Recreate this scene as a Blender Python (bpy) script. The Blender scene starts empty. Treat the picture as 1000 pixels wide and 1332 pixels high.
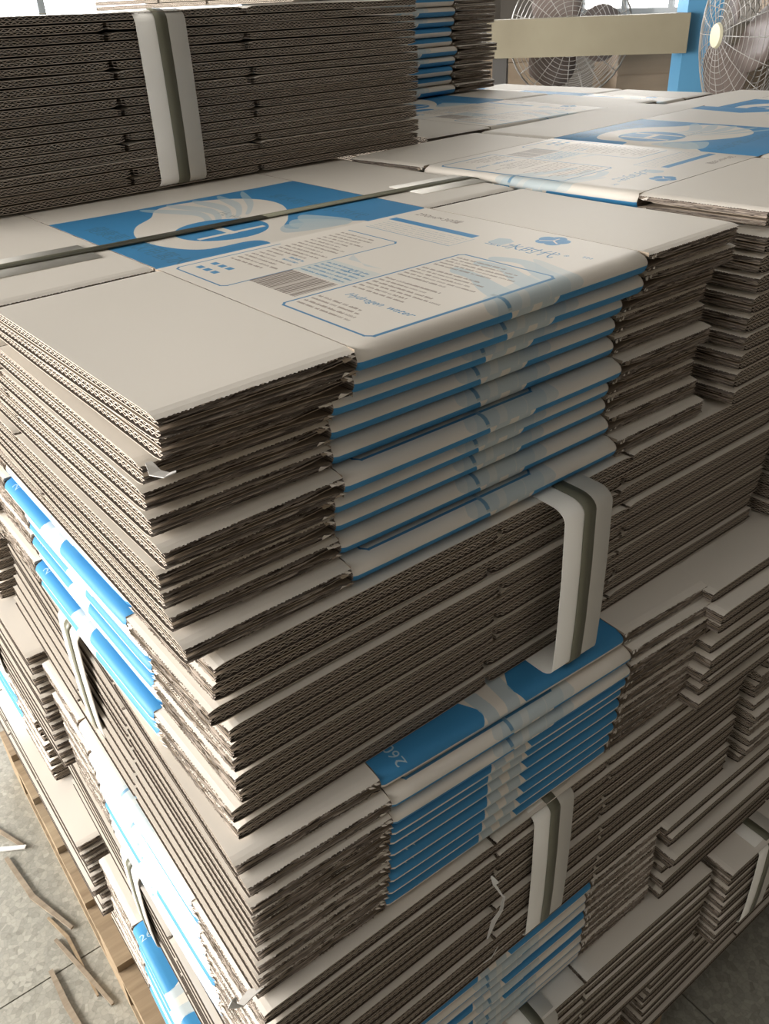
import bpy, bmesh, math, random
import numpy as np
from mathutils import Vector, Matrix

random.seed(7)
rnd = random.Random(11)
C = bpy.context.scene.collection
Z0 = 1.47                      # top of the pallet load above the floor
PI = math.pi

# ------------------------------------------------------------------ camera
cam_d = bpy.data.cameras.new('camera'); cam = bpy.data.objects.new('camera', cam_d); C.objects.link(cam)
cam_d.sensor_fit = 'VERTICAL'; cam_d.sensor_height = 24.0; cam_d.lens = 1090.2 / 1332 * 24.0
cam_d.clip_start = 0.02; cam_d.clip_end = 100
_r = Vector((0.7941, -0.6065, -0.0387)); _u = Vector((0.3431, 0.3948, 0.8523)); _w = Vector((0.5016, 0.6901, -0.5216))
_m = Matrix((_r, _u, -_w)).transposed().to_4x4(); _m.translation = Vector((-0.1483, -0.4072, 0.1891 + Z0))
cam.matrix_world = _m
bpy.context.scene.camera = cam

# ------------------------------------------------------------------ light
sc = bpy.context.scene
w = bpy.data.worlds.new('world'); sc.world = w; w.use_nodes = True
w.node_tree.nodes['Background'].inputs[0].default_value = (.75, .85, 1, 1)
w.node_tree.nodes['Background'].inputs[1].default_value = 1.0
def area(name, loc, target, sx, sy, power, col):
    l = bpy.data.lights.new(name, 'AREA'); l.shape = 'RECTANGLE'; l.size = sx; l.size_y = sy; l.energy = power; l.color = col
    o = bpy.data.objects.new(name, l); C.objects.link(o); o.location = loc
    o.rotation_euler = (Vector(target) - Vector(loc)).to_track_quat('-Z', 'Y').to_euler(); return o
area('left_window_light', (-3.85, 1.6, 1.75), (0, .8, .9), 4.5, 2.3, 690, (1, .97, .93))
area('back_window_light', (2.6, 7.8, 2.6), (.3, .3, 1.3), 4.0, 1.8, 620, (.97, .98, 1))
area('right_window_light', (7.8, 5.9, 2.3), (2, 1.5, 1.2), 2.6, 1.6, 170, (1, .96, .9))
sc.view_settings.view_transform = 'Standard'; sc.view_settings.look = 'None'
sc.view_settings.gamma = 1; sc.view_settings.use_curve_mapping = False
sc.view_settings.exposure = 0.12
sc.cycles.max_bounces = 6; sc.cycles.diffuse_bounces = 4; sc.cycles.use_denoising = True

# ------------------------------------------------------------------ helpers
MATS = {}
def mat(name, col, rough=.6, noise=None, metal=0, bump=0, emit=None, spec=.3):
    """col; noise=(scale xyz, amount, second colour)"""
    m = bpy.data.materials.new(name); m.use_nodes = True; nt = m.node_tree; b = nt.nodes['Principled BSDF']
    b.inputs['Base Color'].default_value = (*col, 1); b.inputs['Roughness'].default_value = rough
    b.inputs['Metallic'].default_value = metal; b.inputs['Specular IOR Level'].default_value = spec
    if noise or bump:
        tc = nt.nodes.new('ShaderNodeTexCoord'); mp = nt.nodes.new('ShaderNodeMapping'); nz = nt.nodes.new('ShaderNodeTexNoise')
        mp.inputs['Scale'].default_value = noise[0] if noise else (60, 60, 60)
        nz.inputs['Scale'].default_value = 1; nz.inputs['Detail'].default_value = 4
        nt.links.new(tc.outputs['Object'], mp.inputs[0]); nt.links.new(mp.outputs[0], nz.inputs['Vector'])
    if noise:
        r = nt.nodes.new('ShaderNodeValToRGB'); r.color_ramp.elements[0].position = .5 - noise[1]; r.color_ramp.elements[1].position = .5 + noise[1]
        r.color_ramp.elements[0].color = (*col, 1); r.color_ramp.elements[1].color = (*noise[2], 1)
        nt.links.new(nz.outputs['Fac'], r.inputs[0]); nt.links.new(r.outputs[0], b.inputs['Base Color'])
    if bump:
        bp = nt.nodes.new('ShaderNodeBump'); bp.inputs['Strength'].default_value = bump; bp.inputs['Distance'].default_value = .002
        nt.links.new(nz.outputs['Fac'], bp.inputs['Height']); nt.links.new(bp.outputs[0], b.inputs['Normal'])
    if emit:
        b.inputs['Emission Color'].default_value = (*emit[:3], 1); b.inputs['Emission Strength'].default_value = emit[3]
    MATS[name] = m; return m

def obj(name, me, parent=None, loc=None, rot=None):
    o = bpy.data.objects.new(name, me); C.objects.link(o)
    if parent: o.parent = parent
    if loc is not None: o.location = loc
    if rot is not None: o.rotation_euler = rot
    return o
def tag(o, label, cat, group=None, kind=None):
    o['label'] = label; o['category'] = cat
    if group: o['group'] = group
    if kind: o['kind'] = kind
    return o
def thing(name, label, cat, loc=(0, 0, 0), rotz=0, group=None):
    o = bpy.data.objects.new(name, None); C.objects.link(o); o.location = loc; o.rotation_euler = (0, 0, rotz)
    o.empty_display_size = .1
    return tag(o, label, cat, group)
def struct(o): o['kind'] = 'structure'; return o

class MB:
    """collects vertices and faces with material slots"""
    def __init__(s): s.v = []; s.f = []; s.m = []; s.uv = None
    def add(s, vs, fs, mi=0):
        n = len(s.v); s.v += [tuple(p) for p in vs]; s.f += [tuple(n + i for i in f) for f in fs]; s.m += [mi] * len(fs)
    def box(s, x0, x1, y0, y1, z0, z1, mi=0, M=None):
        vs = [(x, y, z) for z in (z0, z1) for y in (y0, y1) for x in (x0, x1)]
        if M: vs = [M @ Vector(p) for p in vs]
        s.add(vs, [(0, 2, 3, 1), (4, 5, 7, 6), (0, 1, 5, 4), (2, 6, 7, 3), (0, 4, 6, 2), (1, 3, 7, 5)], mi)
    def tube(s, pts, r, n=6, mi=0, closed=False, cap=True):
        pts = [Vector(p) for p in pts]; N = len(pts); rings = []
        for i, p in enumerate(pts):
            a = pts[(i - 1) % N] if (closed or i > 0) else p; b = pts[(i + 1) % N] if (closed or i < N - 1) else p
            t = (b - a).normalized(); k = Vector((0, 0, 1)) if abs(t.z) < .9 else Vector((1, 0, 0))
            e1 = t.cross(k).normalized(); e2 = t.cross(e1); rr = r[i] if isinstance(r, (list, tuple)) else r
            rings.append([p + (e1 * math.cos(2 * PI * j / n) + e2 * math.sin(2 * PI * j / n)) * rr for j in range(n)])
        vs = [q for rg in rings for q in rg]; fs = []
        for i in range(N if closed else N - 1):
            for j in range(n):
                fs.append((i * n + j, i * n + (j + 1) % n, ((i + 1) % N) * n + (j + 1) % n, ((i + 1) % N) * n + j))
        if cap and not closed: fs += [tuple(range(n))[::-1], tuple((N - 1) * n + j for j in range(n))]
        s.add(vs, fs, mi)
    def mesh(s, name, mats, smooth=False):
        me = bpy.data.meshes.new(name); me.from_pydata(s.v, [], s.f)
        for m in mats: me.materials.append(m)
        me.polygons.foreach_set('material_index', s.m)
        if smooth: me.polygons.foreach_set('use_smooth', [True] * len(s.f))
        me.update(); return me

# ------------------------------------------------------------------ carton dimensions
a = .14; W = .28; L = .4595; H = .3115; E = H + 2 * a; LW = L + W
TB = .0078                    # thickness of one double-wall board
TC = .0176                    # thickness of a flattened carton (two boards and the air between)

# ------------------------------------------------------------------ print on the carton, painted into a generated image
RES = .0004
NX, NY = int(round(LW / RES)), int(round(H / RES))
IMG = np.empty((NY, NX, 3), np.float32)
def srgb(r, g, b): return np.array((r, g, b), np.float32) / 255
WHITE = srgb(222, 214, 203); BLUE = srgb(62, 134, 182); LINE = srgb(70, 126, 166); INK = srgb(128, 112, 100); PALE = srgb(182, 194, 198)
IMG[:] = WHITE
def fill(poly, col, alpha=1.0):
    p = np.array(poly) / RES; x0, y0 = np.floor(p.min(0)).astype(int); x1, y1 = np.ceil(p.max(0)).astype(int)
    x0 = max(x0, 0); y0 = max(y0, 0); x1 = min(x1, NX); y1 = min(y1, NY)
    if x1 <= x0 or y1 <= y0: return
    X, Y = np.meshgrid(np.arange(x0, x1) + .5, np.arange(y0, y1) + .5); ins = np.zeros(X.shape, bool)
    for i in range(len(p)):
        xa, ya = p[i - 1]; xb, yb = p[i]
        if ya == yb: continue
        ins ^= ((Y >= min(ya, yb)) & (Y < max(ya, yb)) & (X < xa + (Y - ya) * (xb - xa) / (yb - ya)))
    sub = IMG[y0:y1, x0:x1]; sub[ins] = sub[ins] * (1 - alpha) + col * alpha
def rect(c0, c1, s0, s1, col, al=1.0): fill([(c0, s0), (c1, s0), (c1, s1), (c0, s1)], col, al)
def smooth_poly(pts, n=8):
    out = []; N = len(pts); P = [np.array(q, float) for q in pts]
    for i in range(N):
        p0, p1, p2, p3 = P[i - 1], P[i], P[(i + 1) % N], P[(i + 2) % N]
        for k in range(n):
            t = k / n; out.append(tuple(.5 * ((2 * p1) + (-p0 + p2) * t + (2 * p0 - 5 * p1 + 4 * p2 - p3) * t * t + (-p0 + 3 * p1 - 3 * p2 + p3) * t ** 3)))
    return out
def circle(c, s, rx, ry=None, n=40): return [(c + rx * math.cos(2 * PI * i / n), s + (ry or rx) * math.sin(2 * PI * i / n)) for i in range(n)]
def stroke(pts, wd, col):
    for (x0, y0), (x1, y1) in zip(pts, pts[1:]):
        dx, dy = x1 - x0, y1 - y0; l = math.hypot(dx, dy) or 1; nx, ny = -dy / l * wd / 2, dx / l * wd / 2; ex, ey = dx / l * wd / 2, dy / l * wd / 2
        fill([(x0 + nx - ex, y0 + ny - ey), (x1 + nx + ex, y1 + ny + ey), (x1 - nx + ex, y1 - ny + ey), (x0 - nx - ex, y0 - ny - ey)], col)
def frame(c0, c1, s0, s1, wd=.0018, r=.004):
    stroke([(c0 + r, s0), (c1 - r, s0), (c1, s0 + r), (c1, s1 - r), (c1 - r, s1), (c0 + r, s1), (c0, s1 - r), (c0, s0 + r), (c0 + r, s0)], wd, LINE)
def text(body, c_start, s_base, size, col, al=1.0, shear=0, ang=0):
    """lettering reads towards decreasing c, its top towards +s"""
    cu = bpy.data.curves.new('t', 'FONT'); cu.body = body; cu.size = size; cu.shear = shear; cu.resolution_u = 3
    o = bpy.data.objects.new('t', cu); C.objects.link(o); bpy.context.view_layer.update()
    me = o.to_mesh(); me.calc_loop_triangles(); V = [v.co.copy() for v in me.vertices]
    ca, sa = math.cos(ang), math.sin(ang)
    for t in me.loop_triangles:
        fill([(c_start - (V[i].x * ca - V[i].y * sa), s_base + V[i].x * sa + V[i].y * ca) for i in t.vertices], col, al)
    o.to_mesh_clear(); bpy.data.objects.remove(o); bpy.data.curves.remove(cu)
def words(c0, c1, s, h, col, seed):                   # a line too small to read: word-sized marks
    q = random.Random(seed); c = c1
    while c > c0:
        l = q.uniform(.003, .010); k = c
        while k > max(c0, c - l):
            rect(k - .0011, k, s, s + h * q.choice((.7, 1, 1)), col, .85); k -= .0016
        c -= l + .002
# W panel: c from 0 (fold) to W
G = W
# pale splash that crosses the fold
for k, (b0, b1) in enumerate(((.128, .150), (.162, .182), (.186, .206))):
    fill(smooth_poly([(-.002, b0), (.03, b0 + .012), (.06, b0 + .03), (.085, b0 + .034 - .006 * k), (.09, b1 + .025 - .006 * k), (.06, b1 + .022), (.03, b1 + .012), (-.002, b1)]), PALE, .8)
fill(smooth_poly([(.0, .128), (.02, .130), (.035, .205), (.06, .235), (.02, .226), (.0, .216)]), PALE, .55)
frame(.017, .117, .019, .207)
frame(.188, .268, .012, .196)
sd = 1
q = random.Random(5)
for k in range(26):
    s = .030 + k * .0066
    if k in (4, 7, 14, 20): continue
    if k == 5 or k == 6: continue
    words(.030 + q.uniform(0, .03), .112, s, .0026, INK, k)
text('Hydrogen  water', .100, .0655, .0105, LINE, 1, .3)
for k in range(23):
    s = .026 + k * .0072
    if k in (0, 1, 2, 3, 4):
        if k % 2 == 0 and k < 4:
            for j in range(3): rect(.226 + j * .012, .234 + j * .012, s, s + .006, BLUE if True else 0, .9)
        continue
    if k in (9, 10): words(.200, .222, s, .0035, LINE, 40 + k); words(.232, .258, s, .0026, INK, 60 + k); continue
    words(.196 + q.uniform(0, .02), .260, s, .0030, INK, 80 + k)
s_ = .0                                                # barcode: bars run along s
q = random.Random(3); c = .1235
while c < .187:
    bw = q.choice((.0006, .0010, .0016, .0022)); rect(c, c + bw, .036, .078, srgb(120, 106, 96)); c += bw + q.choice((.0005, .0009, .0012))
rect(.121, .189, .080, .120, srgb(200, 205, 202), .7)
for k in range(5): words(.126, .184, .084 + k * .0068, .003, LINE, 200 + k)
stroke([(.128, .106), (.136, .106), (.136, .112), (.128, .112)], .001, LINE)
stroke([(.141, .110), (.150, .110), (.146, .105), (.150, .104)], .001, LINE)
fill([(.150, .252), (.268, .252), (.268, .262), (.150, .262)], BLUE)
fill([(.132, .130), (.178, .130), (.186, .142), (.150, .126)], PALE, .5)
for k in range(5): words(.150, .262, .222 + k * .0056, .0014, PALE * .85, 300 + k)
stroke([(.145, .218), (.145, .250)], .0006, LINE); stroke([(.145, .218), (.262, .218)], .0006, LINE)
text('290ml\u00d730\u7f50', .264, .283, .0125, INK)
text('\u6c22\u6c34\u65f6\u4ee3', .130, .247, .0195, LINE); text('\u00ae', .049, .258, .006, LINE)
fill([(.112, .249), (.130, .252), (.131, .268), (.121, .272), (.111, .266)], PALE)
for i in range(5):                                    # the five-lobed mark
    an = PI / 2 + i * 2 * PI / 5; fill(circle(.088 + .0085 * math.cos(an), .2915 + .0075 * math.sin(an), .0078), BLUE)
stroke([(.088, .300), (.088, .292), (.0975, .2855)], .0018, WHITE); stroke([(.088, .292), (.079, .286)], .0018, WHITE)
text('TM', .036, .264, .0065, LINE)
rect(.002, .022, .139, .143, PALE * .9); rect(.004, .018, .1385, .1425, LINE, .6)
# L panel: c from W to LW, blue field with white eye and round emblem
fill([(G, 0), (.525, 0), (.522, .06)] + [(.522, H - .06), (.525, H), (G, H)], BLUE)
fill(smooth_poly([(G + .018, .112), (.305, .062), (.345, .040), (.395, .038), (.440, .058), (.470, .090), (.500, .110), (.512, .135), (.505, .175), (.485, .205), (.455, .222), (.420, .222), (.385, .208), (.350, .185), (.315, .160), (.285, .195), (.268, .235), (.262, .13)]), WHITE)
rect(G - .03, G, 0, H, WHITE, 0)
fill([(G, .175), (.300, .160), (.320, .185), (.300, .215), (G, .235)], WHITE)
for k in range(3): fill(smooth_poly([(.300 + .012 * k, .150 + .018 * k), (.330 + .012 * k, .170 + .018 * k), (.300, .215 + .006 * k), (.285, .205)]), PALE, .8)
for k in range(5): fill(smooth_poly([(.405, .120 + .012 * k), (.44, .128 + .016 * k), (.50, .10 + .03 * k), (.515, .105 + .032 * k), (.46, .14 + .018 * k), (.41, .130 + .012 * k)]), PALE, .7)
fill(circle(.363, .114, .047), BLUE)
stroke([(.383, .080), (.383, .148)], .007, WHITE); stroke([(.343, .080), (.343, .148)], .007, WHITE); stroke([(.383, .114), (.343, .114)], .009, WHITE)
DK = srgb(62, 112, 140)
text('\u5065\u5eb7\u6c22\u6c34', .475, .018, .024, DK, .8); text('\u996e\u7528\u6c22\u6c34', .372, .018, .024, DK, .8)
text('\u6c22\u6c34\u65f6\u4ee3', .470, .236, .022, DK, .7); text('\u6c22\u6c34\u65f6\u4ee3', .385, .236, .022, DK, .7)
text('H\u2082 water', .435, .150, .016, srgb(140, 150, 150), .8)
# blue bands at the far edge of the L panel, next to the fold
B0 = LW - .075
fill([(B0 + .02, 0), (LW, 0), (LW, .142), (LW - .02, .150), (LW - .045, .132), (B0, .10)], BLUE)
fill([(B0, H), (LW, H), (LW, .196), (LW - .015, .190), (LW - .04, .205), (B0, .235)], BLUE)
fill([(LW, .150), (LW, .166), (LW - .06, .160), (LW - .075, .140)], PALE, .85)
fill([(LW, .176), (LW, .190), (LW - .05, .196), (LW - .075, .182)], PALE, .85)
text('260ml', LW - .009, H - .030, .0155, srgb(175, 195, 205))
text('260ml', LW - .009, .016, .0155, srgb(150, 175, 190), 0)
img = bpy.data.images.new('carton_print', NX, NY, alpha=False); buf = np.ones((NY, NX, 4), np.float32); buf[..., :3] = np.clip(IMG, 0, 1)
img.pixels.foreach_set(buf.ravel()); img.update(); img.pack()

# ------------------------------------------------------------------ materials
WL = tuple(float(x) for x in ((WHITE + .055) / 1.055) ** 2.4)
m_white = mat('white_liner', WL, .55, spec=.25)
m_kraft = mat('kraft_liner', (.30, .24, .18), .8, ((40, 40, 40), .25, (.38, .305, .23)))
m_flute_shade = mat('kraft_fluting_shaded', (.085, .066, .052), .9)  # brown fluting paper, with the shade inside the holes put into its colour
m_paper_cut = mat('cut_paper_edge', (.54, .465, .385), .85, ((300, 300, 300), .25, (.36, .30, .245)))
m_cut = mat('crushed_kraft_edge', (.19, .158, .132), .9, ((14, 60, 900), .12, (.50, .42, .35)), bump=.4)
m_print = mat('printed_liner', WL, .5, spec=.3)
nt = m_print.node_tree; ti = nt.nodes.new('ShaderNodeTexImage'); ti.image = img; ti.extension = 'REPEAT'
nt.links.new(ti.outputs[0], nt.nodes['Principled BSDF'].inputs['Base Color'])
m_prot = mat('protector_paperboard', (.74, .71, .65), .6)
m_strap = mat('olive_strap', (.13, .125, .085), .38, spec=.5)
CM = [m_white, m_kraft, m_flute_shade, m_cut, m_paper_cut]

# ------------------------------------------------------------------ flap and body meshes
def flap_mesh(wd, seed):
    """x 0 (crease) .. a (free end), y 0..wd, z 0..TB, white liner on top; real double fluting open at the free end"""
    q = random.Random(seed); mb = MB()
    xs = [.0012, .008, .02, .034, .07, a]
    y0, y1 = .0024, wd - .0024
    wav = [q.uniform(-.0012, 0) for _ in range(8)]
    def K(x): return .42 + .58 * min(1, x / .036) ** .6
    def zz(x, z, y=None):
        g = 0 if y is None else max(0, 1 - min(y - y0, y1 - y) / .012)
        return (TB - (TB - z) * K(x) - .0001 * (1 - K(x))) * (1 - .26 * g * g)
    def dzf(x, y, z): return min(0, -.0006 + .0006 * math.sin(y * 17 + wav[0] * 9000)) * (x / a) ** 2 * (z / TB)
    lin = .0008
    def slab(z0, z1, mtop, mbot, e=0):
        ys = [y0, y0 + .004, y0 + .009, y0 + .016] + [y0 + .016 + (y1 - y0 - .032) * j / 5 for j in range(1, 5)] + [y1 - .016, y1 - .009, y1 - .004, y1]; n = len(xs); ny = len(ys) - 1; vs = []
        for z in (z0, z1):
            for i, x in enumerate(xs):
                for j, y in enumerate(ys):
                    dx = e if i == n - 1 else 0
                    vs.append((x - dx, y, zz(x, z, y) + dzf(x, y, z)))
        S = n * (ny + 1); I = lambda k, i, j: k * S + i * (ny + 1) + j
        top = [(I(1, i, j), I(1, i + 1, j), I(1, i + 1, j + 1), I(1, i, j + 1)) for i in range(n - 1) for j in range(ny)]
        bot = [(I(0, i, j + 1), I(0, i + 1, j + 1), I(0, i + 1, j), I(0, i, j)) for i in range(n - 1) for j in range(ny)]
        side = [(I(0, n - 1, j), I(0, n - 1, j + 1), I(1, n - 1, j + 1), I(1, n - 1, j)) for j in range(ny)]
        side += [(I(0, i, 0), I(0, i + 1, 0), I(1, i + 1, 0), I(1, i, 0)) for i in range(n - 1)]
        side += [(I(0, i + 1, ny), I(0, i, ny), I(1, i, ny), I(1, i + 1, ny)) for i in range(n - 1)]
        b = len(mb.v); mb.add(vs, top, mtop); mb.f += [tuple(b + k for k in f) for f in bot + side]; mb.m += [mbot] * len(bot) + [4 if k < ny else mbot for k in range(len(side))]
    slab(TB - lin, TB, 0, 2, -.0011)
    slab(TB / 2 - lin / 2, TB / 2 + lin / 2, 2, 2, .0004)  # liner faces towards the flutes carry the same painted shade
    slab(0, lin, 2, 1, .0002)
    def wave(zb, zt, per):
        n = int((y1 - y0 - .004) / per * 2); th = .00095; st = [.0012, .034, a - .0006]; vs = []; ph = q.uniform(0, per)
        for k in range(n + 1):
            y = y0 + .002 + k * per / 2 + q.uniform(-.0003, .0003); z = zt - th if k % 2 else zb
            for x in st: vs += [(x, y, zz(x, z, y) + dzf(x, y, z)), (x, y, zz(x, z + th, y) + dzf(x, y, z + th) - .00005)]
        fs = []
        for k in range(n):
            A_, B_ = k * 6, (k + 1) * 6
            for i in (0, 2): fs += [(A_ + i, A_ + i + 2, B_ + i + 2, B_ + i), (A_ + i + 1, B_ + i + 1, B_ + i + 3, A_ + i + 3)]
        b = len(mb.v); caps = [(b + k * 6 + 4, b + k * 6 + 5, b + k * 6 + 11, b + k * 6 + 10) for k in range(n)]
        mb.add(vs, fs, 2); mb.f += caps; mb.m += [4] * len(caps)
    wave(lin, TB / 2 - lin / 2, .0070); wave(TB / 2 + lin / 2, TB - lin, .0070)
    # crushed cut along both long sides
    for sgn, yy in ((-1, y0), (1, y1)):
        rows = [0, .0012, .0026, TB / 2 - .0004, TB / 2 + .0004, .0050, .0064, TB - .0008]; cols = 30; vs = []
        ph = [q.uniform(0, 6) for _ in rows]
        for i in range(cols + 1):
            x = .001 + (a - .0015) * i / cols
            for r_, z in enumerate(rows):
                out = (.0006 if r_ in (0, 3, 4, 7) else -.0011) + q.uniform(-.0006, .0006) + .0006 * math.sin(i * .5 + ph[r_])
                vs.append((x, yy - sgn * .0004 + sgn * out, zz(x, z + q.uniform(-.0003, .0003), yy) + dzf(x, yy, z)))
        R_ = len(rows); fs = [(i * R_ + j, (i + 1) * R_ + j, (i + 1) * R_ + j + 1, i * R_ + j + 1) for i in range(cols) for j in range(R_ - 1)]
        if sgn > 0: fs = [f[::-1] for f in fs]
        mb.add(vs, fs, 3)
        # jagged fringe of the white liner
        x = .004
        while x < a - .004:
            s_ = q.uniform(.0022, .0038); h = q.uniform(.0003, .0015); z = zz(x, TB, yy) + dzf(x, yy, TB) + .00003
            mb.add([(x, yy, z), (x + s_, yy, zz(x + s_, TB, yy) + dzf(x + s_, yy, TB) + .00003), (x + s_ / 2, yy + sgn * h, z - .0003)], [(0, 1, 2) if sgn > 0 else (0, 2, 1)], 0 if q.random() < .6 else 1); x += s_
    # crease end wall
    mb.add([(.0012, y0, zz(0, 0)), (.0012, y1, zz(0, 0)), (.0012, y1, zz(0, TB)), (.0012, y0, zz(0, TB))], [(0, 1, 2, 3)], 1)
    # torn nib hanging at the slot corner
    for yy, sg in ((y0, -1), (y1, 1)):
        for _ in range(3):
            x = q.uniform(.002, .01); z = zz(x, q.uniform(.35, .8) * TB, yy); l = q.uniform(.003, .006)
            mb.add([(x, yy, z), (x + .004, yy, z + .001), (x - .002, yy + sg * l * .5, z - .001), (x + .002, yy + sg * .001, z - .002)], [(0, 1, 2), (0, 2, 3), (1, 3, 2)], q.choice((0, 1)))
    return mb.mesh('flap', CM)
FLAP = {('W', k): flap_mesh(W, 10 + k) for k in range(3)}
FLAP.update({('L', k): flap_mesh(L, 20 + k) for k in range(3)})

def body_mesh(seed):
    """u a..E-a, closed sleeve round (v,z); printed outside, brown where it is cut"""
    q = random.Random(seed); hz = TC / 2; fr = .013; prof = []          # (v, z, c)
    n = 9
    arc = []
    for i in range(n + 1):                                            # lower quarter then upper quarter of the fold at v=0
        t = -PI / 2 + PI * i / n
        arc.append((fr - fr * math.cos(t) ** .85 if abs(math.cos(t)) > 1e-6 else fr, hz + hz * math.sin(t)))
    half = .5 * (PI * (3 * (fr + hz) - math.sqrt((3 * fr + hz) * (fr + 3 * hz)))) / 2
    def cpos(i): return -half + 2 * half * i / n
    for i, (v, z) in enumerate(arc): prof.append((v, z, cpos(i)))
    tops = [.017, .024, .04, .10, .17, .24, W - .003, W, W + .003, .36, .46, .56, .66, LW - .04]
    for v in tops: prof.append((v, TC - (.0008 if v == W else 0), half + (v - fr) * (.04 - half) / (.04 - fr) if v < .04 else v))
    for i in range(n + 1):
        v, z = arc[n - i]; prof.append((LW - v, z, LW + cpos(i)))
    for v in [.70, .60, L + .003, L, L - .003, .36, .26, .16, .06]:
        prof.append((v, .0008 if v == L else 0, 2 * LW - v))
    us = [a, a + .0035, a + .03, a + H * .3, a + H * .5, a + H * .7, a + H - .03, a + H - .0035, a + H]
    me_v = []; mb = MB(); NP = len(prof)
    bump = [0, .0, .0006, .0010, .0012, .0009, .0005, 0, 0]
    for k, u in enumerate(us):
        edge = k in (0, len(us) - 1)
        for (v, z, c) in prof:
            vv, z2 = v, z
            if v < fr: vv = v - bump[k] + (.0016 if edge else 0)
            if v > LW - fr: vv = v + bump[k] - (.0016 if edge else 0)
            if edge: z2 = TC / 2 + (z - TC / 2) * (.88 if min(v, LW - v) < .012 else .996)
            me_v.append((u, vv, z2))
    fs = []; uvs = []; ms = []
    for k in range(len(us) - 1):
        for i in range(NP):
            j = (i + 1) % NP; c0 = prof[i][2]; c1 = prof[j][2] if j else prof[0][2] + 2 * LW
            fs.append((k * NP + i, k * NP + j, (k + 1) * NP + j, (k + 1) * NP + i)[::-1])
            s0 = (us[k] - a) / H; s1 = (us[k + 1] - a) / H
            uvs += [(c0 / LW, s0), (c1 / LW, s0), (c1 / LW, s1), (c0 / LW, s1)][::-1]; ms.append(0)
    for k, rev in ((0, False), (len(us) - 1, True)):
        nb = len(me_v); me_v += [me_v[k * NP + i] for i in range(NP)]; f = [nb + i for i in range(NP)]; f = f[::-1] if rev else f
        fs.append(tuple(f)); uvs += [(0, 0)] * NP; ms.append(1)
    me = bpy.data.meshes.new('body'); me.from_pydata(me_v, [], fs); me.materials.append(m_print); me.materials.append(m_cut)
    me.polygons.foreach_set('material_index', ms); me.polygons.foreach_set('use_smooth', [m == 0 for m in ms])
    uv = me.uv_layers.new(name='UVMap'); uv.data.foreach_set('uv', np.array(uvs, np.float32).ravel()); me.update(); return me
BODY = [body_mesh(1), body_mesh(2)]
# sanity: normals outward
for b in BODY:
    bm = bmesh.new(); bm.from_mesh(b); bmesh.ops.recalc_face_normals(bm, faces=bm.faces); bm.normal_update(); bm.to_mesh(b); bm.free()

Rz = lambda t: Matrix.Rotation(t, 4, 'Z'); Rx = lambda t: Matrix.Rotation(t, 4, 'X'); Ry = lambda t: Matrix.Rotation(t, 4, 'Y')
T = lambda x, y, z=0: Matrix.Translation((x, y, z))
def flap_slots():
    """(kind, matrix): top W 0..W, top L W..LW, bottom L 0..L, bottom W L..LW; both ends"""
    out = []
    for kind, v0, wd in (('W', 0, W), ('L', W, L)):
        out.append((kind, T(E - a, v0, TC - TB)))
        out.append((kind, T(a, v0 + wd, TC - TB) @ Rz(PI)))
    for kind, v0, wd in (('L', 0, L), ('W', L, W)):
        out.append((kind, T(E - a, v0 + wd, TB) @ Rx(PI)))
        out.append((kind, T(a, v0, TB) @ Rz(PI) @ Rx(PI)))
    return out
SLOTS = flap_slots()
ORD = ['top', 'second', 'third', 'fourth', 'fifth', 'sixth', 'seventh', 'eighth', 'ninth', 'tenth', 'eleventh', 'twelfth', 'thirteenth']
def carton(Mw, label, group, variant):
    r = bpy.data.objects.new('flattened_carton', None); C.objects.link(r); r.empty_display_size = .05; r.matrix_world = Mw
    tag(r, label, 'carton', group)
    b = bpy.data.objects.new('body', BODY[variant % 2]); C.objects.link(b); b.parent = r
    for k, (kind, M) in enumerate(SLOTS):
        f = bpy.data.objects.new('flap', FLAP[(kind, (variant + k) % 3)]); C.objects.link(f); f.parent = r; f.matrix_basis = M
    return r
def ribbon(path, v0, v1, th, wob=0):
    """path of (u,z) closed or open; ribbon spans v0..v1, thickness th outwards to the left of the path"""
    mb = MB(); n = len(path); vs = []
    for i, (u, z) in enumerate(path):
        p0 = path[max(i - 1, 0)]; p1 = path[min(i + 1, n - 1)]; dx, dz = p1[0] - p0[0], p1[1] - p0[1]; l = math.hypot(dx, dz) or 1
        nx, nz = -dz / l * th, dx / l * th
        vs += [(u, v0, z), (u, v1, z), (u + nx, v1, z + nz), (u + nx, v0, z + nz)]
    fs = []
    for i in range(n - 1):
        A_, B_ = i * 4, i * 4 + 4
        for j in range(4): fs.append((A_ + j, A_ + (j + 1) % 4, B_ + (j + 1) % 4, B_ + j))
    fs += [(0, 3, 2, 1), (n * 4 - 4, n * 4 - 3, n * 4 - 2, n * 4 - 1)]
    mb.add(vs, fs); return mb
def corner_path(h, off, fo, r, inn_top, inn_bot, flip):
    """from the top inwards, round the corner, down the face, round the lower corner"""
    P_ = [(inn_top, off), (r * 2.2, off), (r, off)]
    for t in range(1, 5): an = PI / 2 * t / 5; P_.append((r - (r + fo) * math.sin(an), off - r + r * math.cos(an)))
    P_.append((-fo, off - r)); P_.append((-fo - .0015, -h * .35)); P_.append((-fo - .0015, -h * .7)); P_.append((-fo, -h + r))
    for t in range(1, 5): an = PI / 2 * t / 5; P_.append((r - (r + fo) * math.cos(an), -h + r - (r + off) * math.sin(an)))
    P_ += [(r, -h - off), (inn_bot, -h - off)]
    if flip: P_ = [(E - u, z) for u, z in P_][::-1]
    return P_

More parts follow.
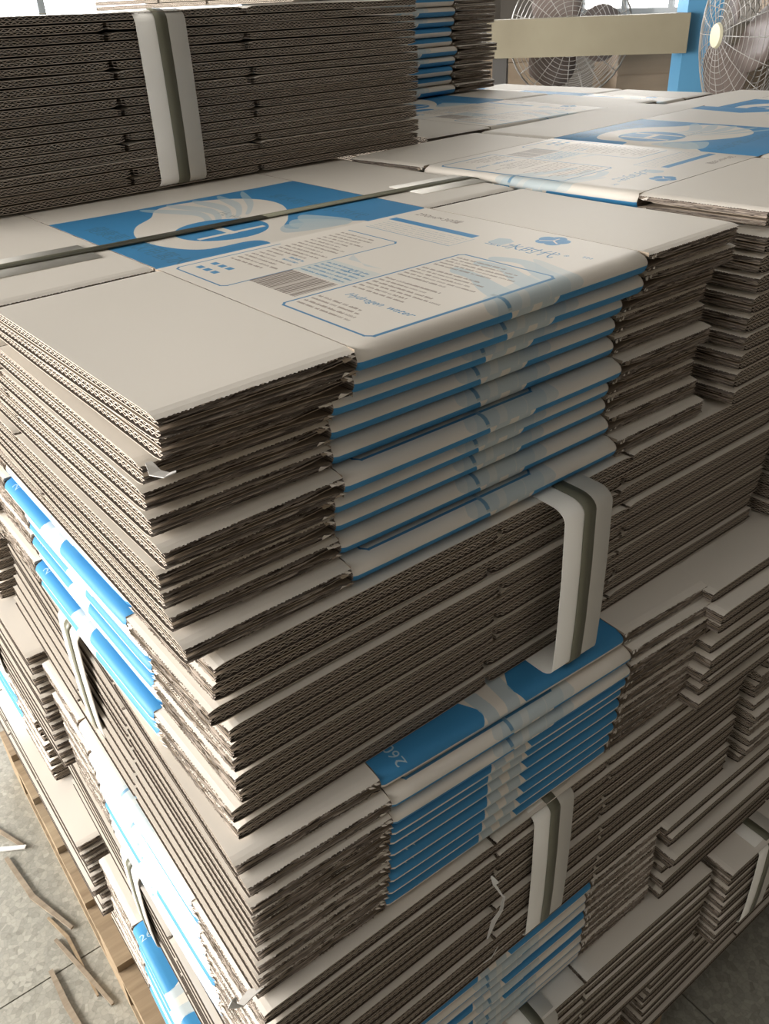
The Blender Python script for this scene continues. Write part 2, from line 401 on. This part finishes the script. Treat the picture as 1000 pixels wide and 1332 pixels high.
def bundle(desc, short, x, y, rot, ztop, h, n, kind, pattern='P', offs=None, strap=None, prot=(1, 1), jit=.0022, skip=()):
    pitch = h / n; base = T(x, y, ztop + Z0) @ Rz(rot)
    if kind == 'B': base = base @ T(0, E) @ Rz(-PI / 2)
    for i in range(n):
        if i in skip: continue
        if strap is not None: jit = min(jit, .0016)
        if offs and i < len(offs): dx, dy, dr = offs[i]
        else: dx, dy, dr = rnd.gauss(0, jit), rnd.gauss(0, jit), rnd.gauss(0, .0022)
        ctr = T(x + dx, y + dy, ztop + Z0 - (i + 1) * pitch + .0006) @ Rz(rot + dr)
        M = ctr @ (T(0, E) @ Rz(-PI / 2) if kind == 'B' else Matrix.Identity(4))
        M = M @ Matrix.Diagonal((1, 1, (pitch - .0009) / TC, 1))
        p = pattern[i % len(pattern)]
        if p == 'Q': M = M @ T(E, 0, TC) @ Ry(PI)
        o = ORD[i] if i < n - 1 or n < 9 else 'bottom'
        lab = f'{o} flattened printed carton in the {desc}' if o in ('top', 'bottom') else f'{o} flattened carton down in the {desc}'
        carton(M, lab, f'cartons of the {short}', i * 2 + (p == 'Q'))
    if strap is not None:
        hh = h - .001; off = .0012
        for e in (0, 1):
            if not prot[e]: continue
            pts = corner_path(hh, off * .4, .0055, .012, .108, .05, e == 1)
            o = obj('edge_protector', ribbon(pts, strap - .031, strap + .031, .0012).mesh('edge_protector', [m_prot], True)); o.matrix_world = base
            tag(o, f'white edge protector, {"far end" if e == (1 if kind == "A" else 0) else "near face"} of the {desc}', 'edge protector', 'white edge protectors')
        A_ = corner_path(hh, off + .0006, .0068, .012, E / 2, E / 2, False); B_ = corner_path(hh, off + .0006, .0068, .012, E / 2, E / 2, True)
        path = A_ + B_[1:]
        o = obj('packing_strap', ribbon(path, strap - .0075, strap + .0075, .0009).mesh('packing_strap', [m_strap], True)); o.matrix_world = base
        tag(o, f'olive plastic strap round the {desc}', 'strap', 'olive packing straps')

def bulk_mesh(lx, ly, h, n=10):
    mb = MB(); q = random.Random(int(lx * 1000 + h * 999))
    for i in range(n):
        z1 = h - i * h / n; z0 = z1 - h / n + .0012; d = q.uniform(0, .004); e = q.uniform(0, .004); c_ = .004
        mb.box(d, lx - e, d, ly - e, z0, z0 + .0008, 0); mb.box(d + .001, lx - e - .001, d + .001, ly - e - .001, z0 + .0008, z1 - .0008, 1); mb.box(d, lx - e, d, ly - e, z1 - .0008, z1, 0)
    return mb.mesh('carton_bundle', [m_white, m_cut])

# ------------------------------------------------------------------ setting: floor, walls, ceiling, windows
def terrazzo():
    m = bpy.data.materials.new('terrazzo'); m.use_nodes = True; nt = m.node_tree; b = nt.nodes['Principled BSDF']
    tc = nt.nodes.new('ShaderNodeTexCoord'); v = nt.nodes.new('ShaderNodeTexVoronoi'); v.inputs['Scale'].default_value = 85
    v2 = nt.nodes.new('ShaderNodeTexVoronoi'); v2.inputs['Scale'].default_value = 210
    r = nt.nodes.new('ShaderNodeValToRGB'); e = r.color_ramp.elements
    e[0].position = .0; e[0].color = (.20, .19, .155, 1); e[1].position = 1; e[1].color = (.42, .40, .34, 1)
    k = e.new(.35); k.color = (.29, .28, .235, 1); k = e.new(.7); k.color = (.36, .34, .285, 1)
    mx = nt.nodes.new('ShaderNodeMix'); mx.data_type = 'RGBA'; mx.inputs['Factor'].default_value = .3
    d = nt.nodes.new('ShaderNodeTexVoronoi'); d.feature = 'DISTANCE_TO_EDGE'; d.inputs['Scale'].default_value = 85
    mr = nt.nodes.new('ShaderNodeMapRange'); mr.inputs[1].default_value = 0; mr.inputs[2].default_value = .12; mr.inputs[3].default_value = .88; mr.inputs[4].default_value = 1
    mu = nt.nodes.new('ShaderNodeMix'); mu.data_type = 'RGBA'; mu.blend_type = 'MULTIPLY'; mu.inputs['Factor'].default_value = 1
    for vv in (v, v2, d): nt.links.new(tc.outputs['Object'], vv.inputs['Vector'])
    nt.links.new(v.outputs['Color'], r.inputs[0]); nt.links.new(r.outputs[0], mx.inputs['A']); nt.links.new(v2.outputs['Color'], mx.inputs['B'])
    bw = nt.nodes.new('ShaderNodeValToRGB'); bw.color_ramp.elements[0].color = (.2, .19, .16, 1); bw.color_ramp.elements[1].color = (.38, .36, .31, 1)
    nt.links.new(v2.outputs['Color'], bw.inputs[0]); nt.links.new(bw.outputs[0], mx.inputs['B'])
    nt.links.new(d.outputs['Distance'], mr.inputs[0]); nt.links.new(mx.outputs['Result'], mu.inputs['A']); nt.links.new(mr.outputs[0], mu.inputs['B'])
    nt.links.new(mu.outputs['Result'], b.inputs['Base Color']); b.inputs['Roughness'].default_value = .45
    return m
m_terr = terrazzo()
m_joint = mat('floor_joint', (.09, .085, .07), .9)
m_wall = mat('wall_paint', (.20, .18, .155), .9, ((1.5, 1.5, 1.5), .3, (.15, .135, .12)))
m_ceil = mat('ceiling_paint', (.30, .30, .29), .9)
m_frame = mat('window_frame_paint', (.25, .27, .28), .5)
m_sky = mat('daylit_pane', (.9, .93, 1), .3, emit=(1, .98, .95, 3.2))
m_sky2 = mat('daylit_pane_bright', (.9, .93, 1), .3, emit=(.93, .95, 1, 7))
X0, X1, Y0, Y1, ZC = -4, 8, -4, 8, 4.2
mb = MB(); mb.box(X0, X1, Y0, Y1, -.1, -.008); floor = struct(obj('floor', mb.mesh('floor', [m_joint])))
TS = .8; mb = MB(); mb.box(.0015, TS - .0015, .0015, TS - .0015, -.008, 0); tile = mb.mesh('tile', [m_terr])
for i in range(15):
    for j in range(15):
        t = obj('tile', tile, floor, (X0 + i * TS, Y0 + j * TS, 0))
mb = MB(); mb.box(X0, X1, Y0, Y1, ZC, ZC + .1); struct(obj('ceiling', mb.mesh('ceiling', [m_ceil])))
def wall(name, horizontal, at, lo, hi, holes):
    """wall plane at x=at (horizontal False) or y=at, with window holes (p0,p1,z0,z1)"""
    mb = MB(); th = .2; ps = sorted({lo, hi, *[h[0] for h in holes], *[h[1] for h in holes]})
    def bx(p0, p1, z0, z1):
        s_ = th if at > 0 else -th
        q0, q1 = sorted((at, at + s_))
        mb.box(p0, p1, q0, q1, z0, z1) if horizontal else mb.box(q0, q1, p0, p1, z0, z1)
    for p0, p1 in zip(ps, ps[1:]):
        h = [k for k in holes if k[0] <= p0 and k[1] >= p1]
        if h: bx(p0, p1, 0, h[0][2]); bx(p0, p1, h[0][3], ZC)
        else: bx(p0, p1, 0, ZC)
    return struct(obj(name, mb.mesh(name, [m_wall])))
WB = (.6, 4.6, 1.45, 3.4); WR = (5.0, 6.8, 1.42, 3.2); WLF = (-.6, 4.0, .7, 3.1)
wall('wall_back', True, Y1, X0, X1, [WB]); wall('wall_right', False, X1, Y0, Y1, [WR])
wall('wall_left', False, X0, Y0, Y1, [WLF]); wall('wall_front', True, Y0, X0, X1, [])
def window(n, horizontal, at, h, nx, nz, pm):
    p0, p1, z0, z1 = h; mb = MB(); s_ = 1 if at > 0 else -1
    def bx(m, a0, a1, b0, b1, d0, d1):
        q0, q1 = sorted((at + s_ * d0, at + s_ * d1)); m.box(a0, a1, q0, q1, b0, b1) if horizontal else m.box(q0, q1, a0, a1, b0, b1)
    f = .06
    bx(mb, p0, p1, z0, z0 + f, .02, .1); bx(mb, p0, p1, z1 - f, z1, .02, .1)
    for i in range(nx + 1):
        c_ = p0 + f / 2 + (p1 - p0 - f) * i / nx; bx(mb, c_ - f / 2, c_ + f / 2, z0 + f, z1 - f, .02, .1)
    for j in range(1, nz):
        c_ = z0 + (z1 - z0) * j / nz; bx(mb, p0 + f, p1 - f, c_ - .02, c_ + .02, .03, .09)
    wn = struct(obj(f'window_{n}', mb.mesh('window', [m_frame])))
    for i in range(nx):
        for j in range(nz):
            g = MB(); a0 = p0 + f / 2 + (p1 - p0 - f) * i / nx; a1 = p0 + f / 2 + (p1 - p0 - f) * (i + 1) / nx
            bx(g, a0, a1, z0 + (z1 - z0) * j / nz, z0 + (z1 - z0) * (j + 1) / nz, .055, .065); obj('pane', g.mesh('pane', [pm]), wn)
window(1, True, Y1, WB, 4, 2, m_sky2); window(2, False, X1, WR, 3, 2, m_sky); window(3, False, X0, WLF, 5, 3, m_sky)

# ------------------------------------------------------------------ wooden pallet
m_wood = mat('pallet_wood', (.22, .155, .095), .8, ((4, 60, 60), .25, (.36, .27, .17)), bump=.4)
def pallet(label, x, y, lx, ly, rz=0):
    p = thing('wooden_pallet', label, 'pallet', (x, y, 0), rz, 'wooden pallets')
    for i in range(3):
        for j in range(3):
            m = MB(); cx = .05 + (lx - .1) * i / 2; cy = .06 + (ly - .12) * j / 2; m.box(cx - .05, cx + .05, cy - .06, cy + .06, .022, .100); obj('block', m.mesh('block', [m_wood]), p)
    for i in range(3):
        m = MB(); cx = .05 + (lx - .1) * i / 2; m.box(cx - .05, cx + .05, 0, ly, 0, .021); obj('bottom_board', m.mesh('board', [m_wood]), p)
        m = MB(); m.box(cx - .05, cx + .05, 0, ly, .101, .118); obj('stringer_board', m.mesh('board', [m_wood]), p)
    n = 9
    for i in range(n):
        m = MB(); cy = .05 + (ly - .1) * i / (n - 1); m.box(0, lx, cy - .05, cy + .05, .119, .138); obj('deck_board', m.mesh('board', [m_wood]), p)
    return p
pallet('brown wooden pallet under the near cartons, seen at lower left', -.052, -.02, 1.42, 1.42)

# ------------------------------------------------------------------ the pallet load
ZT = [0, -.194, -.385, -.560, -.780, -.945, -1.135, -1.331]
offA = [(.0013, .0052, .0449), (.0052, .0189, .0251), (-.0039, .033, .0219), (-.0049, .0361, .0250), (-.0049, .0360, .0240), (-.004, .0250, .0240),
        (-.0082, .0330, .0260), (-.0062, .0384, .0205), (-.0047, .0370, .0135), (-.0043, .0235, .0172)]
offB = [(.007, .0173, .0239), (.0056, .0225, .0239), (-.0014, .0205, .0239), (.0084, .0147, .0239), (.0093, .0183, .0239), (.0101, .0221, .022), (.0082, .0216, .022), (.012, .025, .022), (.0031, .027, .021), (.0039, .0247, .02)]
offC = [(-.0064, .0060, -.030), (-.0038, -.0050, -.028), (-.006, -.0090, -.026), (-.006, -.0066, -.024), (-.0058, -.003, -.022), (-.0055, -.0021, -.024), (-.0063, -.0033, -.022), (-.0083, -.0039, -.018), (-.0105, -.0037, -.014), (-.0128, -.0022, -.012)]
def hgt(i): return ZT[i] - ZT[i + 1]
N_ = 'near corner bundle'
bundle('uppermost bundle at the near corner', 'uppermost near bundle', 0, 0, 0, 0, hgt(0), 10, 'A', 'PPPPPPPPPP', offA, .392)
bundle('near strapped bundle one layer down', 'near bundle one layer down', 0, 0, 0, ZT[1], hgt(1), 10, 'B', 'QPQQPQ', offB, .368)
bundle('near blue-folded bundle two layers down', 'near bundle two layers down', 0, 0, 0, ZT[2], hgt(2), 10, 'A', 'QPPQQQQQQQ', offC, .40)
bundle('near bundle three layers down', 'near bundle three layers down', -.0168, -.013, 0, ZT[3], hgt(3), 12, 'B', 'PPQPPP', None, .362)
bundle('near bundle four layers down', 'near bundle four layers down', -.022, -.0108, -.018, ZT[4], hgt(4), 9, 'A', 'QPPQPQPPP', None, .40)
bundle('near bundle five layers down', 'near bundle five layers down', -.045, -.035, -.02, ZT[5], hgt(5), 10, 'B', 'QPQQP', None, .37)
bundle('lowest bundle at the near corner', 'lowest near bundle', -.02, -.015, 0, ZT[6], hgt(6), 10, 'A', 'QP', None, .40)
# right-hand column
bundle('uppermost right-hand bundle', 'uppermost right-hand bundle', .640, .024, .10, .004, .196, 10, 'B', 'P', [(0, .012, .02)] + [(-.012 - .001 * i, .0 + .001 * (i % 3), -.05) for i in range(1, 10)], None, jit=.003)
bundle('right-hand bundle one layer down', 'right-hand bundle one layer down', .765, .012, .0, ZT[1], hgt(1), 10, 'A', 'QP', None, None)
bundle('right-hand bundle two layers down', 'right-hand bundle two layers down', .575, -.030, .0, ZT[2] - .002, hgt(2) - .002, 10, 'B', 'QP', None, None, jit=.004)
bundle('right-hand bundle three layers down', 'right-hand bundle three layers down', .745, -.028, .0, ZT[3] - .004, hgt(3) - .004, 12, 'A', 'QP', None, None, jit=.004)
bundle('right-hand bundle four layers down', 'right-hand bundle four layers down', .583, -.030, 0, ZT[4], hgt(4), 9, 'B', 'QP', None, None, jit=.005)
bundle('right-hand bundle five layers down', 'right-hand bundle five layers down', .705, -.070, -.02, ZT[5], hgt(5), 10, 'B', 'QP', None, .10)
bundle('lowest right-hand bundle', 'lowest right-hand bundle', .60, -.035, 0, ZT[6], hgt(6), 10, 'B', 'QP', None, None)
# left-hand column
bundle('left-hand bundle one layer down', 'left-hand bundle one layer down', -.01, .615, .01, ZT[1], hgt(1), 10, 'A', 'QP', None, None)
bundle('left-hand bundle two layers down', 'left-hand bundle two layers down', -.02, .755, .01, ZT[2], hgt(2), 10, 'B', 'QP', None, None)
bundle('left-hand bundle three layers down', 'left-hand bundle three layers down', -.03, .60, .01, ZT[3], hgt(3), 12, 'A', 'QP', None, .3)
bundle('left-hand bundle four layers down', 'left-hand bundle four layers down', -.035, .755, .01, ZT[4], hgt(4), 9, 'B', 'QP', None, None)
bundle('left-hand bundle five layers down', 'left-hand bundle five layers down', -.045, .60, .01, ZT[5], hgt(5), 10, 'A', 'QP', None, None)
bundle('lowest left-hand bundle', 'lowest left-hand bundle', -.03, .755, .0, ZT[6], hgt(6), 10, 'B', 'QP', None, None)
# back right, top layer
bundle('uppermost bundle at the back right of the pallet', 'uppermost back right bundle', .785, .705, .02, 0, .194, 10, 'A', 'P', None, None)
# bundle standing on the top, back left, and the one standing at the back centre
bundle('strapped bundle standing on top at back left', 'bundle standing on top at back left', -.030, .6035, .050, .189, .187, 10, 'B', 'QP', None, .345, jit=.0016)
bundle('tall bundle on top at the back centre', 'lower tall bundle at the back centre', .80, 1.11, .13, .189, .187, 10, 'A', 'QPPQ', None, None, jit=.004)
bundle('uppermost bundle at the back centre', 'upper tall bundle at the back centre', .805, 1.11, .13, .378, .187, 10, 'A', 'PQPQ', None, None, jit=.004)
# next pallet beyond
bundle('first top bundle on the pallet beyond', 'first top bundle beyond', 1.462, .985, .10, -.058, .19, 10, 'A', 'P', None, None, jit=.002)
bundle('second top bundle on the pallet beyond', 'second top bundle beyond', 1.50, .38, .10, -.058, .19, 10, 'B', 'P', None, None, jit=.002)

# hidden lower bundles that carry what is on top
def bulk(label, group, x, y, rot, ztop, h, A_=True):
    lx, ly = (E, LW) if A_ else (LW, E)
    o = obj('carton_bundle', bulk_mesh(lx, ly, h - .002), None, (x, y, Z0 + ztop - h), (0, 0, rot)); tag(o, label, 'cartons', group)
for i in range(1, 7):
    LN = ['', 'second', 'third', 'fourth', 'fifth', 'sixth', 'lowest'][i]
    bulk(f'{LN} layer of flattened cartons hidden at the back right of the near pallet', 'hidden bundles of the near pallet', .775, .72, .0, ZT[i], hgt(i))
    bulk(f'{LN} layer of flattened cartons at the back of the pallet beyond', 'hidden bundles of the pallet beyond', 1.462, .985, .10, ZT[i] - .054, hgt(i) - (.056 if i == 6 else 0))
    bulk(f'{LN} layer of flattened cartons at the front of the pallet beyond', 'hidden bundles of the pallet beyond', 1.50, .38, .10, ZT[i] - .054, hgt(i) - (.056 if i == 6 else 0), False)
pallet('brown wooden pallet under the stack beyond', 1.53, .36, 1.36, 1.36, .10)

# ------------------------------------------------------------------ torn paper and scrap
m_scrap = mat('torn_white_paper', (.62, .60, .57), .7)
m_splint = mat('splintered_wood', (.20, .155, .11), .85, ((6, 80, 80), .25, (.32, .26, .19)))
def strip(name, label, cat, pts, wds, m, up=(0, 0, 1), th=.0006, group=None):
    """a thin strip of paper or wood along pts, wds wide, twisting a little"""
    mb = MB(); P_ = [Vector(p) for p in pts]; vs = []
    for i, p in enumerate(P_):
        t = (P_[min(i + 1, len(P_) - 1)] - P_[max(i - 1, 0)]).normalized(); u = Vector(up if not callable(up) else up(i)); sd = t.cross(u).normalized() * wds[i] / 2; nn = sd.cross(t).normalized() * th
        vs += [p - sd, p + sd, p + sd + nn, p - sd + nn]
    fs = []
    for i in range(len(P_) - 1):
        A_ = i * 4
        for j in range(4): fs.append((A_ + j, A_ + (j + 1) % 4, A_ + 4 + (j + 1) % 4, A_ + 4 + j))
    n = len(P_) * 4; fs += [(3, 2, 1, 0), (n - 4, n - 3, n - 2, n - 1)]
    mb.add(vs, fs); return tag(obj(name, mb.mesh(name, [m])), label, cat, group)
Y_ = -.024
strip('torn_paper', 'white twisted torn paper strip hanging on the third-layer flap face', 'paper scrap',
      [(.246, Y_, Z0 - .590), (.250, Y_ - .003, Z0 - .603), (.254, Y_ + .002, Z0 - .615), (.262, Y_ - .002, Z0 - .636), (.267, Y_, Z0 - .645), (.258, Y_ - .005, Z0 - .655), (.250, Y_ - .003, Z0 - .668), (.240, Y_ - .004, Z0 - .690)],
      [.002, .007, .003, .002, .003, .006, .008, .002], m_scrap, up=(.3, 1, .2))
strip('torn_paper', 'small flat torn white fleck below the twisted strip', 'paper scrap', [(.240, Y_, Z0 - .742), (.250, Y_ - .002, Z0 - .739), (.262, Y_, Z0 - .732)], [.002, .007, .002], m_scrap, up=(0, 1, .3))
strip('torn_liner', 'curled torn white liner sticking out of the near corner at the bottom', 'paper scrap',
      [(-.012, .004, Z0 - .548), (-.024, -.002, Z0 - .541), (-.034, -.010, Z0 - .532), (-.040, -.012, Z0 - .520), (-.038, -.014, Z0 - .508)], [.016, .012, .008, .008, .005], m_scrap, up=(0, .6, 1))
strip('torn_liner', 'torn white nib curling from the second carton at the near corner', 'paper scrap',
      [(-.002, .026, Z0 - .0365), (-.003, .016, Z0 - .0392), (.001, .0085, Z0 - .0392), (.006, .006, Z0 - .0375)], [.004, .008, .008, .003], m_scrap, up=(0, .2, 1))
strip('wood_strip', 'pale flat scrap lying by the pallet, farthest of the floor scraps', 'scrap', [(-.150, 1.175, .002), (-.10, 1.140, .006)], [.012, .010], m_scrap, th=.003)
strip('wood_strip', 'long brown wood splinter crossing the floor joint beside the pallet', 'scrap', [(-.145, 1.14, .002), (-.128, 1.0, .002), (-.085, .872, .004)], [.009, .012, .007], m_splint, th=.005)
strip('wood_strip', 'brown wood splinter in the middle of the floor scraps', 'scrap', [(-.122, .870, .002), (-.098, .76, .002), (-.078, .665, .003)], [.007, .009, .006], m_splint, th=.005)
strip('wood_strip', 'nearest brown wood splinter, at the lower left corner', 'scrap', [(-.152, .81, .002), (-.150, .72, .002), (-.140, .62, .002)], [.009, .012, .008], m_splint, th=.005)
strip('wood_strip', 'short brown wood chip at the left edge of the floor scraps', 'scrap', [(-.145, 1.25, .002), (-.105, 1.15, .003)], [.009, .008], m_splint, th=.004)
strip('wood_strip', 'thin dark splinter lying along the pallet side', 'scrap', [(-.118, .93, .002), (-.10, .86, .002), (-.095, .70, .002)], [.005, .007, .004], m_wood, th=.004)

# ------------------------------------------------------------------ workshop behind: fans, beam, post, stacks
m_wire = mat('fan_wire', (.42, .40, .37), .5, metal=.2)
m_blade = mat('fan_blade', (.17, .135, .12), .5)
m_motor = mat('fan_motor', (.17, .15, .12), .5)
m_badge = mat('fan_badge', (.62, .58, .42), .4)
m_olive = mat('olive_beam_paint', (.30, .27, .19), .6, ((3, 3, 3), .3, (.22, .19, .13)))
m_post = mat('blue_post_paint', (.10, .30, .52), .5, ((2, 2, 2), .3, (.13, .36, .58)))
m_dark = mat('dark_steel', (.07, .065, .06), .6)
def fan(label, x, y, z, yaw, rad, tilt=0):
    """industrial pedestal fan; the head faces local +x"""
    root = thing('pedestal_fan', label, 'fan', (x, y, 0), yaw, 'pedestal fans')
    Hd = Matrix.Translation((0, 0, z)) @ Matrix.Rotation(tilt, 4, 'Y')
    def dome(front):
        mb = MB(); sg = 1 if front else -1; d = .10 if front else .12
        prof = lambda t: (sg * d * (1 - t ** 2.4), rad * t)
        for k in range(1, 16):
            xx, rr = prof(k / 15); mb.tube([Hd @ Vector((xx, rr * math.cos(2 * PI * j / 36), rr * math.sin(2 * PI * j / 36))) for j in range(36)], .0014 if k < 15 else .005, 4, closed=True)
        for j in range(20):
            an = 2 * PI * j / 20; mb.tube([Hd @ Vector((prof(t)[0], prof(t)[1] * math.cos(an), prof(t)[1] * math.sin(an))) for t in (.12, .4, .65, .85, 1)], .0018, 4)
        return mb.mesh('grille', [m_wire], True)
    obj('front_grille', dome(True), root); obj('rear_grille', dome(False), root)
    mb = MB(); mb.tube([Hd @ Vector((.101, 0, 0)), Hd @ Vector((.112, 0, 0))], [.05, .045], 20); obj('badge', mb.mesh('badge', [m_badge]), root)
    mb = MB(); mb.tube([Hd @ Vector((-.03, 0, 0)), Hd @ Vector((.05, 0, 0))], [.05, .035], 16); obj('hub', mb.mesh('hub', [m_motor]), root)
    for b in range(3):
        mb = MB(); n = 7; vs = []
        for i in range(n):
            t = i / (n - 1); r_ = .04 + (rad * .86 - .04) * t; wd = .05 + .10 * math.sin(PI * min(1, t * .8 + .12)); tw = .7 - .35 * t
            for sx in (-1, -.3, .4, 1):
                vs.append(Hd @ Matrix.Rotation(2 * PI * b / 3 + .5, 4, 'X') @ Vector((sx * wd * math.sin(tw) * .6 + .01 * (1 - sx * sx), sx * wd * math.cos(tw), r_)))
        m = len(vs); vs += [v + Vector((.003, 0, 0)) for v in vs]; fs = []
        for i in range(n - 1):
            for j in range(3): q_ = (i * 4 + j, i * 4 + j + 1, i * 4 + j + 5, i * 4 + j + 4); fs += [q_, tuple(m + k for k in q_[::-1])]
            fs += [(i * 4, i * 4 + 4, m + i * 4 + 4, m + i * 4), (i * 4 + 7, i * 4 + 3, m + i * 4 + 3, m + i * 4 + 7)]
        k = (n - 1) * 4; fs += [(k, k + 1, m + k + 1, m + k), (k + 1, k + 2, m + k + 2, m + k + 1), (k + 2, k + 3, m + k + 3, m + k + 2)]
        mb.add(vs, fs); obj('blade', mb.mesh('blade', [m_blade], True), root)
    mb = MB(); mb.tube([Hd @ Vector((-.34, 0, 0)), Hd @ Vector((-.33, 0, 0)), Hd @ Vector((-.15, 0, 0)), Hd @ Vector((-.125, 0, 0))], [.055, .075, .075, .055], 20); mo = obj('motor', mb.mesh('motor', [m_motor], True), root)
    mb = MB(); mb.tube([Hd @ Vector((-.352, 0, 0)), Hd @ Vector((-.34, 0, 0))], [.048, .052], 20); obj('end_cap', mb.mesh('end_cap', [m_badge]), mo)
    mb = MB(); mb.tube([(-.2, 0, .03), (-.2, 0, z - .07)], .022, 12); obj('pole', mb.mesh('pole', [m_motor], True), root)
    mb = MB(); mb.tube([(-.2, 0, 0), (-.2, 0, .025), (-.2, 0, .05)], [.24, .23, .05], 28); obj('base', mb.mesh('base', [m_motor]), root)
fan('wire-caged pedestal fan behind the olive beam', 3.66, 3.00, 1.47, -2.35, .31)
fan('wire-caged pedestal fan with brown motor at the right, by the blue post', 3.585, 1.97, 1.47, 2.62, .36)
# blue machine post and beam
mb = MB(); M = T(3.84, 2.33, 0) @ Rz(.93); mb.box(.0, .16, -.085, .085, 0, 3.2, M=M)
mb.box(-.10, .25, -.17, .17, 0, .02, M=M); tag(obj('machine_post', mb.mesh('post', [m_post])), 'tall blue painted machine post between the two fans', 'post')
bt = thing('machine_crossbar', 'olive boxed beam running left from the blue post', 'beam', (0, 0, 0)); bt['kind'] = 'thing'
mb = MB(); M = T(3.70, 2.50, 1.385) @ Rz(2.272); mb.box(-.15, .80, -.08, .08, 0, .165, M=M); obj('box_section', mb.mesh('beam', [m_olive]), bt)
mb = MB(); mb.box(.80, .82, -.06, .06, .03, .13, M=M); obj('end_plate', mb.mesh('plate', [m_dark]), bt)
mb = MB(); mb.box(.70, .77, -.05, .05, -1.385, 0, M=M); obj('leg', mb.mesh('leg', [m_dark]), bt)
mb = MB(); mb.box(.82, .85, -.015, .015, .03, .11, M=M); obj('latch', mb.mesh('latch', [m_prot]), bt)
# stacks of brown board far behind
m_board = mat('brown_board', (.20, .15, .105), .85, ((3, 3, 20), .3, (.27, .21, .15)))
def board_stack(label, x, y, rot, n, lx, ly, th, z0):
    for i in range(n):
        mb = MB(); q = random.Random(i * 7 + int(x * 100)); d = q.uniform(-.02, .02)
        mb.box(0, lx, 0, ly, .006, th - .004); mb.box(.004, lx - .004, .004, ly - .004, 0, th)
        o = obj('board_pack', mb.mesh('board_pack', [m_board]), None, (x + d, y + q.uniform(-.02, .02), z0 + i * th), (0, 0, rot + q.uniform(-.02, .02)))
        tag(o, f'{ORD[n - 1 - i]} brown board pack of the {label}', 'board pack', f'packs of the {label}')
def table(label, x, y, rot, lx, ly, h):
    t = thing('work_table', label, 'table', (x, y, 0), rot, 'work tables')
    mb = MB(); mb.box(0, lx, 0, ly, h - .04, h); obj('tabletop', mb.mesh('tabletop', [m_dark]), t)
    for px in (.05, lx - .1):
        for py in (.05, ly - .1): mb = MB(); mb.box(px, px + .05, py, py + .05, 0, h - .04); obj('leg', mb.mesh('leg', [m_dark]), t)
table('dark table under the brown packs right of the near fan', 3.95, 2.95, .93 - PI / 2, .85, .7, .70)
board_stack('stack behind the beam by the blue post', 3.97, 2.93, .93 - PI / 2, 5, .82, .6, .138, .702)
table('dark table under the brown packs at the back left', 3.28, 3.95, .93 - PI / 2, .9, .7, .66)
board_stack('stack behind the left fan', 3.30, 3.93, .93 - PI / 2, 6, .88, .6, .130, .662)
table('dark table under the brown packs at the far right', 4.55, 2.25, .93 - PI / 2, 1.2, .7, .70)
board_stack('far right stack behind the right fan', 4.57, 2.23, .93 - PI / 2, 6, 1.15, .6, .15, .702)
